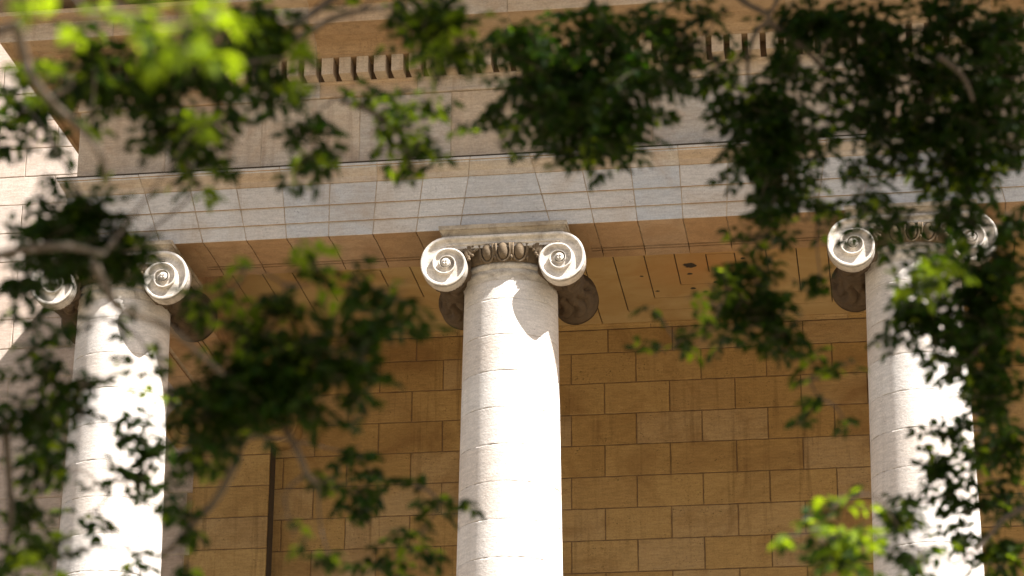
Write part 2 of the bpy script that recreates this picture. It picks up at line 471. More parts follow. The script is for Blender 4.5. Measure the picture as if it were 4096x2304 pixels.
for i in range(len(bb) - 1):
    tn = ar.tint(); g_ = .0055
    jl = R.uniform(-.004, .004)
    L = [(bb[i] + (tt[i] - bb[i]) * z / HA + g_ + R.uniform(-.0025, .0025), y, z) for y, z in AP]
    Rr = [(bb[i + 1] + (tt[i + 1] - bb[i + 1]) * z / HA - g_ + R.uniform(-.0025, .0025), y, z) for y, z in AP]
    ys = R.uniform(-.002, .002)
    L = [(x, y + ys, z) for x, y, z in L]; Rr = [(x, y + ys, z) for x, y, z in Rr]
    if i == 0: L = [(x - max(0, -.5385 - y), y, z) for x, y, z in L]
    ar.grid([L, Rr], tn, AMI, smooth=False)
    for P in (L, Rr):    # cheeks of the joint
        ar.add(P + [(x, y + .02, z) for x, y, z in P], [(q, q + 1, q + 1 + len(P), q + len(P)) for q in range(len(P) - 1)], tn)
    # underside of this block: front edge band, sunk frame in each bay
    xa, xb = bb[i] + g_, bb[i + 1] - g_
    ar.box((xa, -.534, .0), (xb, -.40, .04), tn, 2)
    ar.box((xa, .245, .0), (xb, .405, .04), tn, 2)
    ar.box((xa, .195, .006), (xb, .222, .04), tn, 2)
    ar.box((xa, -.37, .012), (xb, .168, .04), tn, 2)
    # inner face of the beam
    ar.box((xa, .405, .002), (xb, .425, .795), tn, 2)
ar.box((-4.82, -.668, .7725), (XR, -.5, .785), mi=4)   # thin dark strip along the top fillet
mp = [(y + .005, z + (.003 if i_ == 0 else 0)) for i_, (y, z) in enumerate(AP)]
ar.grid([[(XL, y, z) for y, z in mp], [(XR, y, z) for y, z in mp]], mi=1, smooth=False)
ar.box((XL, -.52, .028), (XR, .155, .76), mi=1); ar.box((XL, .155, .10), (XR, .40, .75), mi=1)
# ends of the sunk frame above each column
for c in (-S, 0, S, 2 * S):
    for x0, x1 in ((c - .84, c - .80), (c + .80, c + .84)):
        pass
    ar.box((c - .83, -.41, .0015), (c + .83, .25, .035), (.4, .3, .2), 2)
# left end beam running back to the wall
y = .43
while y < 4.2:
    y1 = min(y + .62, 4.28); tn = ar.tint()
    ar.box((-4.66, y, .0), (-4.44, y1 - .01, .04), tn, 2); ar.box((-3.93, y, .0), (-3.77, y1 - .01, .04), tn, 2)
    ar.box((-4.38, y, .012), (-4.02, y1 - .01, .04), tn, 2); ar.box((-3.99, y, .006), (-3.96, y1 - .01, .04), tn, 2)
    ar.box((-3.77, y, .002), (-3.75, y1 - .01, .795), tn, 2); ar.box((-4.70, y, .002), (-4.66, y1 - .01, .77), tn, 2)
    y = y1
ar.box((-4.65, .42, .028), (-3.78, YW - .01, .79), mi=1)
ar.build('architrave', [M['arch'], M['light_mortar'], M['soffit'], M['ochre'], M['groove'], M['mould']], ENT, AE)
# frieze
fr = MB(); fz0, fz1 = .74, 1.626
fx = [XL, -3.69, -2.64, -1.572, -.583, .49, 1.555, 2.62, 3.69, 4.74, 5.8, 6.86, 7.92, XR]
for i in range(len(fx) - 1):
    x0, x1 = fx[i], fx[i + 1]
    block(fr, x0, x1, fz0, fz1, YF, .06, gap=.007, jit=.002)
fr.box((XL + .004, YF + .006, fz0), (XR, 0., fz1 - .004), mi=1)
yy = YF
for y0, y1 in ((YF + .06, .55), (.55, 1.6), (1.6, 2.65), (2.65, 3.7), (3.7, YW - .01)):
    fr.box((XL, y0 + .004, fz0), (XL + .1, y1 - .004, fz1), fr.tint())
fr.build('frieze', [M['ent'], M['light_mortar']], ENT, AE)
# cornice: profile as (projection, height)
CP = [(.0, 1.622), (.022, 1.626), (.026, 1.650), (.020, 1.668), (.020, 1.772), (.034, 1.778), (.040, 1.790), (.040, 1.802),
      (.018, 1.804), (.018, 1.992), (.232, 1.994), (.234, 2.028), (.246, 2.032), (.256, 2.060), (.262, 2.066), (.280, 2.110), (.290, 2.150), (.292, 2.160), (.385, 2.164), (.387, 2.178),
      (.64, 2.182), (.66, 2.175), (.676, 2.163), (.718, 2.160), (.720, 2.166), (.720, 2.352), (.732, 2.356), (.735, 2.366), (.75, 2.372), (.80, 2.376), (.85, 2.384), (.868, 2.394), (.872, 2.44), (.866, 2.446), (.3, 2.50), (-.1, 2.50)]
CMI = [3 if i_ == 8 else 2 if (9 <= i_ <= 22 or 26 <= i_ <= 30) else 0 for i_ in range(len(CP) - 1)]  # backs of the dentil gaps painted dark to stand for recess shade
cx = [XL] + [-4.13, -3.07, -2.009, -.949, .116, 1.17, 2.09, 3.007, 4.06, 5.1, 6.15, 7.2, 8.2, XR]
co = MB()
for i in range(len(cx) - 1):
    tn = co.tint(); g_ = .0045
    A = [((XL - o) if i == 0 else cx[i] + g_ + R.uniform(-.002, .002), YF - o, z) for o, z in CP]
    B = [(cx[i + 1] - g_ + R.uniform(-.002, .002), YF - o, z) for o, z in CP]
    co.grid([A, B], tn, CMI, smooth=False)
ys = [None, .6, 1.65, 2.7, 3.75, YW - .01]
for i in range(len(ys) - 1):
    tn = co.tint()
    A = [(XL - o, (YF - o) if i == 0 else ys[i] + .004, z) for o, z in CP]
    B = [(XL - o, ys[i + 1] - .004, z) for o, z in CP]
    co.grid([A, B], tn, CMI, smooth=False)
m2 = [(max(o - .004, -.02), z + (.004 if 1.98 < z < 2.2 else 0)) for o, z in CP]
co.grid([[(XL - o, YF - o, z) for o, z in m2], [(XR, YF - o, z) for o, z in m2]], mi=1, smooth=False)
co.grid([[(XL - o, YF - o, z) for o, z in m2], [(XL - o, YW - .01, z) for o, z in m2]], mi=1, smooth=False)
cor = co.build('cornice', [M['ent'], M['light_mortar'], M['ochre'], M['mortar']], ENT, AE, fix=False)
dm = MB(); w = .062
dm.box((-w, -.172, 0), (w, .036, .190), (.3, .2, .3))
dt = dm.build('dentil', M['ent'], cor)
dt.location = (-1.3255, YF - .058, 1.802)
dn = 0
for i in range(-19, 55):
    x = -1.3255 + .1893 * i
    if i == 0 or x < XL - .25 or x > XR: continue
    d = dt.copy(); C.objects.link(d); d.parent = cor; d.location = (x, YF - .058, 1.802); d.rotation_euler = (0, 0, 0)
for i in range(24):
    d = dt.copy(); C.objects.link(d); d.parent = cor; d.location = (XL - .058, YF + .11 + .1893 * i, 1.802); d.rotation_euler = (0, 0, -pi / 2)
# unseen roof slab over the portico, its overhang added to shade capitals and wall
rf = MB(); rf.box((-5.56, -1.86, 2.62), (XR, YW - .02, 2.80)); rf.box((XL - .5, YF - .5, 2.502), (XR - .01, YW - .03, 2.618)); rf.box((XL + .02, -.44, 1.64), (XR - .02, YW - .04, 2.49))
rf.build('roof', M['ent'], ENT, AE)

# ------------------------------------------------------------------ portico ceiling
CEI = thing('portico_ceiling', 'flat ochre ceiling between architrave and back wall, scored with nested rectangles and rust stains', 'ceiling', (0, 0, Z0 + .795))
ce = MB(); OC = (0, 0, -.795); CZ = .795; gq = .007
def slab(x0, y0, x1, y1):
    ce.box((x0 + gq, y0 + gq, CZ), (x1 - gq, y1 - gq, CZ + .03))
def ring(cx, cy, a, b, c, d):
    """frame between half sizes (a,b) outer and (c,d) inner"""
    slab(cx - a, cy - b, cx + a, cy - d); slab(cx - a, cy + d, cx + a, cy + b)
    ce.box((cx - a + gq, cy - d - gq, CZ + .0), (cx - c - gq, cy + d + gq, CZ + .03)); ce.box((cx + c + gq, cy - d - gq, CZ), (cx + a - gq, cy + d + gq, CZ + .03))
for c in (-2.05, 2.05, 6.23):
    hs = [(.163, .263), (.52, .645), (.865, 1.035), (1.22, 1.43)]
    x0, x1 = c - 1.575, c + 1.575
    slab(c - .163, 2.69 - .263, c + .163, 2.69 + .263)
    for i in range(3): ring(c, 2.69, *hs[i + 1], *hs[i])
    y0, y1 = .43, 4.6
    for q in ((x0, y0, x1, 2.69 - 1.43), (x0, 2.69 + 1.43, x1, y1)): slab(*q)
    ce.box((x0 + gq, 1.26 - gq, CZ), (c - 1.22 - gq, 4.12 + gq, CZ + .03)); ce.box((c + 1.22 + gq, 1.26 - gq, CZ), (x1 - gq, 4.12 + gq, CZ + .03))
slab(-3.76, .43, -3.625, 4.6); slab(-.475, .43, .475, 4.6); slab(3.625, .43, 4.655, 4.6); slab(7.805, .43, 9.3, 4.6)
ce.box((-3.76, .42, CZ + .02), (9.3, 4.6, CZ + .1), mi=1)
ce.build('ceiling_panels', [M['ceil'], M['groove']], CEI, OC)

# ------------------------------------------------------------------ pilaster behind the left column
PX0, PX1, PY = -4.506, -3.552, 4.3
pc = (PX0 + PX1) / 2
PIL = bpy.data.objects.new('pilaster', None); C.objects.link(PIL); PIL.parent = wall; PIL.location = (0, -YW, Z0)
p = MB(); z = -.372
k = 0
while z > -12.5:
    z0 = max(z - .3925, -12.5)
    tn = p.tint()
    p2 = MB(); block(p2, PX0, PX1, z0, z, PY, YW - PY, tint=tn); p.add(p2.v, p2.f, tn)
    z = z0; k += 1
p.box((PX0 + .012, PY + .012, -12.5), (PX1 - .012, YW + .02, -.36), mi=1)
p.box((PX1 + .001, PY + .012, -12.5), (PX1 + .007, YW - .005, -.45), mi=2)   # dark plate: shade on the pilaster's side put into the colour
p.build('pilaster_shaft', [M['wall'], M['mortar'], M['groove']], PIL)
q = MB(); tn = (.3, .3, .4)
q.box((pc - .66, PY - .16, -.05), (pc + .66, YW, -.003), tn); q.box((pc - .62, PY - .12, -.127), (pc + .62, YW, -.05), tn)
q.box((pc - .58, PY - .09, -.245), (pc + .58, YW, -.127), tn); q.box((PX0 - .02, PY - .03, -.43), (PX1 + .02, YW, -.245), tn); q.box((PX0 - .03, PY - .05, -.445), (PX1 + .03, YW, -.375), tn)
for sx in (-1, 1): volute(q, pc + sx * .56, -.412, sx, PY - .12, YW, tn)
for i in range(-2, 3): egg(q, (pc + .173 * i, PY - .035, -.29), Vector((0, -1, 0)), Vector((1, 0, 0)), Vector((0, 0, 1)), tn, dart=i < 2)
q.build('pilaster_capital', M['wall'], PIL)
# ------------------------------------------------------------------ trees between the camera and the portico
# boughs as leaf clumps: x, y, z, half width, half height, density, share of bright leaves (young growth and sunlight put into the colour)
LEFT_CLUMPS = [
  (2.749, -22.661, 3.503, 0.093, 0.047, 0.5, 0.8), (2.777, -22.481, 3.607, 0.039, 0.039, 0.45, 0.8), (2.633, -22.485, 3.564, 0.045, 0.039, 0.4, 0.8),
  (2.559, -22.686, 3.495, 0.04, 0.022, 0.45, 0.8), (1.956, -20.621, 4.501, 0.082, 0.082, 0.8, 0.3), (2.074, -20.404, 4.544, 0.174, 0.055, 1.3, 0),
  (1.964, -20.41, 4.521, 0.089, 0.045, 1.1, 0), (2.25, -20.566, 4.471, 0.067, 0.048, 1, 0.1), (2.237, -20.059, 4.828, 0.1, 0.089, 1.1, 0.2),
  (2.447, -20.549, 4.499, 0.058, 0.033, 0.8, 1), (2.458, -20.526, 4.445, 0.034, 0.021, 0.7, 0.9), (2.24, -20, 4.682, 0.105, 0.04, 1.1, 0.1),
  (2.299, -19.779, 4.693, 0.097, 0.045, 1, 0.1), (2.321, -19.74, 4.603, 0.067, 0.065, 1, 0.15), (2.264, -19.721, 4.535, 0.037, 0.028, 0.9, 0.2),
  (2.081, -20.254, 4.443, 0.131, 0.066, 1.1, 0.1), (2.294, -20.877, 4.174, 0.05, 0.027, 0.8, 0.8), (2.082, -20.132, 4.409, 0.074, 0.043, 0.8, 0.3),
  (2.1, -20.111, 4.364, 0.031, 0.018, 0.7, 0.8), (1.551, -19.892, 4.704, 0.092, 0.081, 0.8, 0.2), (1.516, -19.871, 4.639, 0.049, 0.049, 0.7, 0.1),
  (1.943, -20.559, 4.341, 0.024, 0.017, 0.6, 0.8), (2.07, -21.317, 4.109, 0.052, 0.052, 0.7, 0.8), (1.569, -20.096, 4.678, 0.037, 0.032, 0.6, 0.3),
  (1.633, -19.848, 4.624, 0.054, 0.038, 0.6, 0.2), (2.431, -19.876, 4.985, 0.038, 0.027, 0.8, 0.1), (2.544, -19.859, 4.983, 0.049, 0.027, 0.9, 0.1),
  (2.752, -20.17, 4.75, 0.112, 0.09, 1.1, 0.45), (2.752, -20.136, 4.664, 0.063, 0.033, 1, 0.35), (2.687, -20.191, 4.778, 0.061, 0.051, 0.8, 0.2),
  (2.427, -19.61, 4.861, 0.061, 0.036, 0.6, 0.4), (2.533, -19.564, 4.784, 0.133, 0.058, 0.75, 0.5), (2.551, -19.533, 4.712, 0.091, 0.055, 0.9, 0.25),
  (2.548, -19.508, 4.648, 0.036, 0.029, 0.7, 0.3), (2.452, -19.588, 4.815, 0.044, 0.033, 0.5, 0.8), (2.673, -19.353, 4.851, 0.036, 0.02, 0.7, 0.5),
  (1.763, -20.134, 4.298, 0.145, 0.067, 1.2, 0.05), (1.805, -20.143, 4.336, 0.074, 0.043, 1, 0.1), (1.669, -20.128, 4.25, 0.072, 0.031, 0.9, 0.1),
  (1.892, -20.097, 4.251, 0.051, 0.061, 0.8, 0.1), (1.757, -20.091, 4.188, 0.176, 0.043, 1.3, 0), (1.919, -20.07, 4.194, 0.063, 0.031, 1, 0.05),
  (1.612, -19.996, 4.17, 0.064, 0.05, 1.2, 0), (1.546, -19.783, 4.156, 0.045, 0.03, 0.8, 0.1), (1.595, -19.752, 4.095, 0.045, 0.066, 1, 0.1),
  (1.731, -19.839, 4.09, 0.055, 0.019, 0.8, 0.1), (1.592, -19.725, 4.026, 0.077, 0.045, 0.9, 0.1), (1.91, -19.785, 4.02, 0.038, 0.025, 0.8, 0.1),
  (1.909, -19.986, 4.253, 0.048, 0.016, 0.8, 0.2), (2.246, -20.039, 3.961, 0.113, 0.071, 0.81, 0.15), (2.364, -20.007, 3.924, 0.123, 0.083, 0.93, 0.05),
  (2.203, -20.019, 3.895, 0.081, 0.05, 0.74, 0.05), (2.447, -20.279, 4.093, 0.044, 0.031, 0.8, 1), (2.196, -20.186, 4.039, 0.062, 0.032, 0.9, 0.7),
  (2.253, -20.202, 4.102, 0.022, 0.018, 0.6, 0.9), (2.433, -20.166, 4.075, 0.062, 0.042, 1, 0.3), (2.1, -20.092, 4.043, 0.052, 0.048, 0.9, 0.2),
  (2.309, -20.06, 4.036, 0.091, 0.05, 1.2, 0.2), (2.484, -19.971, 4.149, 0.063, 0.033, 0.9, 0.2), (2.57, -19.843, 4.134, 0.075, 0.031, 0.9, 0.1),
  (2.531, -19.827, 4.078, 0.114, 0.029, 1.1, 0), (2.596, -19.809, 4.056, 0.062, 0.017, 0.9, 0), (2.486, -19.91, 3.997, 0.094, 0.061, 0.81, 0),
  (2.513, -19.878, 3.926, 0.063, 0.051, 0.74, 0), (1.534, -19.587, 3.93, 0.11, 0.071, 1.1, 0.05), (1.644, -19.595, 3.991, 0.056, 0.056, 0.9, 0.1),
  (1.652, -19.578, 3.951, 0.05, 0.032, 0.8, 0.1), (1.466, -19.36, 3.881, 0.091, 0.062, 0.7, 0.2), (1.513, -19.378, 3.943, 0.055, 0.033, 0.7, 0.2),
  (1.427, -19.316, 3.757, 0.069, 0.073, 0.9, 0.15), (1.516, -19.553, 3.566, 0.087, 0.055, 1.1, 0.3), (1.707, -20.003, 3.402, 0.06, 0.025, 0.8, 1),
  (1.582, -19.456, 3.619, 0.054, 0.043, 0.7, 0.4), (1.594, -18.718, 4.225, 0.063, 0.029, 1.1, 0), (1.559, -18.698, 4.163, 0.087, 0.032, 1.1, 0),
  (1.605, -18.674, 4.118, 0.061, 0.044, 1.2, 0), (1.489, -18.678, 4.086, 0.085, 0.027, 1, 0), (1.553, -18.654, 4.048, 0.085, 0.029, 1, 0),
  (1.462, -18.656, 4.02, 0.051, 0.019, 1, 0), (1.582, -18.626, 3.988, 0.056, 0.034, 1, 0), (1.45, -18.615, 3.912, 0.051, 0.017, 0.8, 0.1),
  (1.386, -18.638, 3.948, 0.044, 0.027, 0.7, 0.3), (1.56, -18.563, 3.823, 0.056, 0.039, 0.9, 0.1), (1.613, -18.74, 4.287, 0.048, 0.024, 0.5, 0.9),
  (1.951, -19.649, 3.692, 0.025, 0.053, 0.9, 0.1), (1.948, -19.63, 3.643, 0.032, 0.027, 0.8, 0.1), (1.973, -19.574, 3.512, 0.053, 0.023, 0.7, 0.2),
  (2.117, -19.987, 3.782, 0.103, 0.081, 0.99, 0), (2.239, -19.984, 3.82, 0.113, 0.073, 0.99, 0), (2.214, -19.949, 3.722, 0.062, 0.04, 0.68, 0.2),
  (2.073, -19.959, 3.698, 0.06, 0.034, 1.1, 0.1), (2.087, -19.745, 3.71, 0.048, 0.029, 0.8, 0.3), (2.014, -19.706, 3.586, 0.044, 0.046, 1, 0.05),
  (2.038, -19.692, 3.559, 0.031, 0.021, 0.8, 0.1), (2.319, -19.976, 3.83, 0.123, 0.06, 0.93, 0), (2.34, -19.857, 3.811, 0.061, 0.041, 0.62, 0.1),
  (2.327, -19.609, 3.728, 0.055, 0.023, 0.9, 0.1), (2.301, -19.751, 3.53, 0.051, 0.031, 0.35, 0.8), (2.348, -19.528, 3.533, 0.063, 0.032, 0.7, 0.2),
  (2.479, -19.858, 3.864, 0.072, 0.037, 0.62, 0.1), (2.458, -19.838, 3.807, 0.041, 0.025, 0.56, 0.1), (2.242, -18.683, 4.099, 0.041, 0.048, 1.1, 0),
  (2.287, -18.655, 4.044, 0.072, 0.026, 1.1, 0), (2.237, -18.643, 3.996, 0.086, 0.043, 1.1, 0), (2.246, -18.617, 3.935, 0.06, 0.034, 1, 0.1),
  (2.403, -18.625, 4.011, 0.048, 0.026, 0.8, 0.2), (2.471, -18.589, 3.947, 0.074, 0.034, 1, 0.1), (2.549, -18.586, 3.967, 0.038, 0.014, 0.9, 0.2),
  (2.36, -18.569, 3.855, 0.098, 0.031, 0.9, 0.2), (2.423, -18.572, 3.885, 0.048, 0.022, 0.8, 0.2), (2.298, -18.552, 3.79, 0.096, 0.034, 0.9, 0.2),
  (2.447, -18.539, 3.811, 0.045, 0.036, 0.8, 0.2), (2.763, -22.421, 3.587, 0.049, 0.03, 0.45, 0.8), (2.729, -22.512, 3.53, 0.039, 0.026, 0.4, 0.9),
  (2.48, -22.202, 3.753, 0.056, 0.035, 0.4, 0.9), (1.905, -20.413, 4.506, 0.129, 0.06, 1, 0.1), (2.201, -20.324, 4.664, 0.091, 0.06, 1, 0.3),
  (2.212, -20.035, 4.76, 0.074, 0.063, 1, 0.15), (1.77, -20.11, 4.241, 0.112, 0.051, 1.1, 0), (2.301, -19.994, 3.868, 0.121, 0.06, 0.87, 0),
  (2.16, -20.003, 3.839, 0.111, 0.06, 0.87, 0), (2.432, -19.942, 3.923, 0.112, 0.071, 0.81, 0), (1.89, -20.078, 4.203, 0.072, 0.035, 1.2, 0),
  (1.917, -20.051, 4.146, 0.051, 0.027, 0.8, 0.15), (1.785, -19.844, 4.122, 0.063, 0.023, 0.8, 0.1), (1.797, -19.601, 4.062, 0.065, 0.028, 0.7, 0.1),
  (1.71, -19.602, 4.032, 0.065, 0.032, 0.7, 0.1),
]
LEFT_ROOTS = [(1.41, -20.49, 4.53), (1.32, -20.14, 4.14), (1.18, -19.6, 3.84), (2.08, -20.71, 4.77), (2.46, -19.94, 5.16)]
LEFT_STEMS = [[(1.902, -21.101, 3.778), (1.988, -21.097, 3.798), (2.048, -21.091, 3.804), (2.07, -20.994, 3.841), (2.074, -20.8, 3.902)], [(2.051, -20.797, 3.885), (2.083, -20.765, 3.818), (2.097, -20.753, 3.791), (2.139, -20.741, 3.776), (2.184, -20.629, 3.784), (2.229, -20.506, 3.763), (2.234, -20.296, 3.785)], [(2.087, -21.535, 4.116), (2.071, -21.419, 4.092), (2.091, -21.398, 4.046), (2.101, -21.287, 4.044), (2.157, -21.26, 3.995), (2.19, -21.236, 3.948), (2.174, -21.123, 3.932)], [(2.169, -19.846, 3.72), (2.083, -19.721, 3.649), (2.024, -19.708, 3.594), (1.959, -19.692, 3.53), (1.928, -19.688, 3.508)], [(2.256, -19.956, 4.849), (2.32, -19.953, 4.866), (2.396, -19.958, 4.904), (2.471, -19.956, 4.926), (2.544, -19.86, 4.985)], [(1.451, -19.591, 3.91), (1.454, -19.542, 3.789), (1.455, -19.506, 3.699), (1.443, -19.476, 3.618), (1.45, -19.447, 3.548)], [(2.293, -19.854, 3.787), (2.321, -19.828, 3.73), (2.322, -19.71, 3.708), (2.326, -19.605, 3.719)], [(2.379, -19.698, 4.792), (2.443, -19.679, 4.767), (2.509, -19.555, 4.753), (2.549, -19.513, 4.66)]]
RIGHT_CLUMPS = [
  (2.921, -18.885, 5.128, 0.224, 0.151, 1.15, 0), (2.821, -19.143, 5.196, 0.101, 0.095, 0.88, 0), (3.003, -18.952, 5.326, 0.115, 0.103, 0.95, 0),
  (2.706, -19.001, 5.067, 0.057, 0.06, 0.8, 0), (2.719, -18.968, 4.99, 0.045, 0.041, 0.72, 0.1), (2.977, -18.736, 5.046, 0.147, 0.061, 0.96, 0.1),
  (2.89, -18.739, 5.023, 0.052, 0.042, 0.72, 0.3), (3.199, -18.664, 5.492, 0.082, 0.078, 0.96, 0), (3.206, -18.625, 5.399, 0.069, 0.069, 0.8, 0.1),
  (3.215, -18.596, 5.329, 0.063, 0.063, 0.8, 0), (3.073, -18.813, 5.275, 0.086, 0.086, 0.96, 0), (3.312, -18.659, 5.522, 0.073, 0.053, 0.88, 0),
  (3.276, -18.629, 5.434, 0.043, 0.075, 0.8, 0), (3.381, -18.505, 5.432, 0.066, 0.043, 0.72, 0.1), (3.321, -18.488, 5.367, 0.076, 0.051, 0.8, 0.1),
  (3.729, -18.312, 5.62, 0.169, 0.101, 0.95, 0), (3.882, -18.18, 5.617, 0.158, 0.095, 0.95, 0.05), (4.08, -18.176, 5.679, 0.197, 0.095, 0.88, 0),
  (4.225, -18.318, 5.541, 0.116, 0.141, 0.88, 0), (3.492, -18.424, 5.267, 0.133, 0.14, 1.02, 0), (3.484, -18.366, 5.12, 0.124, 0.114, 1.09, 0),
  (3.511, -18.322, 5.019, 0.074, 0.076, 0.96, 0), (3.394, -18.459, 5.32, 0.114, 0.053, 0.8, 0.1), (3.682, -18.247, 5.438, 0.068, 0.052, 0.8, 0.1),
  (3.685, -18.22, 5.372, 0.055, 0.055, 0.64, 0.3), (3.805, -18.093, 5.37, 0.113, 0.092, 0.88, 0), (4.019, -18.112, 5.496, 0.121, 0.105, 0.96, 0.1),
  (4.15, -18.241, 5.319, 0.144, 0.152, 0.95, 0), (4.12, -18.088, 5.199, 0.156, 0.091, 0.96, 0.1), (4.26, -18.454, 5.351, 0.065, 0.113, 0.96, 0),
  (3.759, -18.05, 5.244, 0.068, 0.047, 0.72, 0.2), (4.017, -17.998, 5.208, 0.108, 0.055, 0.72, 0.2), (3.628, -18.134, 5.136, 0.078, 0.045, 0.48, 0.3),
  (3.821, -18.014, 5.177, 0.079, 0.033, 0.48, 0.2), (3.118, -18.339, 4.645, 0.04, 0.025, 0.72, 0.1), (3.163, -18.288, 4.534, 0.088, 0.038, 0.48, 0.2),
  (3.494, -18.404, 4.945, 0.04, 0.1, 0.95, 0), (3.478, -18.378, 4.874, 0.083, 0.058, 0.88, 0.1), (3.435, -18.341, 4.767, 0.103, 0.063, 0.88, 0.15),
  (3.454, -18.291, 4.646, 0.116, 0.1, 1.09, 0), (3.475, -18.258, 4.571, 0.065, 0.07, 0.88, 0), (3.368, -18.314, 4.673, 0.075, 0.058, 0.8, 0.2),
  (3.276, -18.61, 4.564, 0.063, 0.034, 0.64, 0.8), (3.283, -18.384, 4.544, 0.089, 0.042, 0.64, 0.3), (3.64, -18.285, 4.973, 0.091, 0.043, 0.72, 0.3),
  (3.789, -18.156, 4.974, 0.08, 0.031, 0.8, 0), (3.892, -18.147, 4.989, 0.064, 0.059, 0.8, 0.1), (4.071, -18.131, 5.014, 0.092, 0.064, 0.8, 0.1),
  (3.963, -19.207, 4.404, 0.084, 0.067, 0.8, 0.75), (3.911, -18.822, 4.51, 0.058, 0.058, 0.72, 0.4), (3.902, -18.232, 4.66, 0.103, 0.075, 0.95, 0),
  (3.994, -18.207, 4.632, 0.1, 0.085, 1.02, 0), (3.861, -18.211, 4.594, 0.063, 0.05, 0.8, 0.1), (3.983, -18.169, 4.532, 0.078, 0.063, 0.64, 0.1),
  (4.057, -18.138, 4.48, 0.053, 0.075, 0.64, 0.2), (4.209, -18.129, 4.787, 0.076, 0.152, 1.02, 0), (4.179, -18.046, 4.568, 0.089, 0.152, 1.02, 0.05),
  (4.249, -18.189, 4.952, 0.051, 0.076, 0.96, 0), (3.622, -18.295, 4.444, 0.089, 0.057, 0.72, 0.3), (3.637, -18.208, 4.778, 0.066, 0.064, 0.56, 0.2),
  (3.618, -18.263, 4.363, 0.089, 0.027, 0.72, 0.2), (3.553, -18.244, 4.291, 0.037, 0.027, 0.72, 0.2), (3.691, -18.228, 4.3, 0.052, 0.027, 0.64, 0.4),
  (3.684, -19.2, 3.738, 0.065, 0.041, 0.72, 0.4), (3.627, -19.181, 3.67, 0.078, 0.041, 0.64, 0.5), (3.725, -19.358, 3.604, 0.065, 0.046, 0.88, 0.7),
  (3.668, -19.245, 3.572, 0.128, 0.051, 0.96, 0.25), (3.547, -19.378, 3.591, 0.027, 0.017, 0.64, 1), (4.008, -17.494, 4.481, 0.07, 0.051, 0.8, 0.1),
  (4.077, -17.505, 4.533, 0.043, 0.075, 0.72, 0.1), (3.964, -17.471, 4.408, 0.07, 0.035, 0.72, 0.1), (4.001, -17.445, 4.356, 0.107, 0.046, 0.96, 0),
  (4.037, -17.406, 4.271, 0.083, 0.062, 0.88, 0), (3.891, -17.431, 4.28, 0.067, 0.032, 0.72, 0.2), (3.855, -18.572, 3.861, 0.07, 0.065, 0.96, 0.2),
  (3.919, -18.523, 3.76, 0.093, 0.054, 0.88, 0.1), (4.058, -17.359, 4.158, 0.067, 0.081, 0.72, 0.1), (4.165, -17.985, 4.408, 0.076, 0.102, 0.88, 0.1),
  (4.205, -17.452, 4.447, 0.081, 0.107, 0.88, 0.05), (4.197, -17.388, 4.284, 0.081, 0.081, 0.96, 0.1), (4.176, -17.327, 4.122, 0.081, 0.094, 0.96, 0.1),
  (3.132, -18.764, 5.446, 0.077, 0.062, 0.96, 0), (3.107, -18.787, 5.223, 0.076, 0.061, 0.96, 0), (3.053, -18.754, 5.12, 0.116, 0.061, 0.88, 0),
  (3.149, -18.656, 5.181, 0.056, 0.05, 0.72, 0.1), (2.864, -18.92, 5.196, 0.133, 0.109, 0.95, 0), (3.617, -18.426, 5.592, 0.105, 0.077, 0.88, 0),
  (3.591, -18.372, 5.448, 0.092, 0.067, 0.88, 0.05), (3.958, -18.157, 5.313, 0.094, 0.078, 0.96, 0.05), (3.837, -18.141, 5.501, 0.121, 0.068, 0.96, 0),
  (3.648, -18.187, 5.275, 0.081, 0.052, 0.72, 0.1), (3.897, -18.037, 5.263, 0.095, 0.055, 0.8, 0.1), (4.048, -18.142, 5.307, 0.104, 0.078, 0.88, 0),
  (4.282, -18.292, 5.224, 0.064, 0.114, 0.88, 0), (3.564, -18.385, 5.197, 0.089, 0.076, 0.95, 0), (4.109, -18.143, 4.786, 0.076, 0.102, 0.96, 0.05),
  (4.128, -18.094, 4.668, 0.076, 0.102, 0.88, 0), (3.806, -18.095, 5.1, 0.143, 0.039, 0.72, 0.1), (3.353, -18.439, 4.708, 0.074, 0.05, 0.72, 0.3),
  (4.102, -17.974, 4.632, 0.064, 0.09, 1.1, 0.05), (4.121, -17.915, 4.488, 0.058, 0.077, 1, 0.1), (4.041, -18.462, 4.743, 0.067, 0.061, 1, 0.3),
  (4.117, -18.208, 4.952, 0.076, 0.051, 1.1, 0), (4.098, -17.842, 4.297, 0.051, 0.064, 0.9, 0.1), (3.849, -18.311, 4.841, 0.063, 0.033, 0.7, 0.2),
]
RIGHT_ROOTS = [(4.61, -18.15, 5.53), (4.57, -18.01, 4.89), (4.5, -17.97, 4.23), (2.98, -18.98, 5.66), (3.67, -18.53, 5.86)]
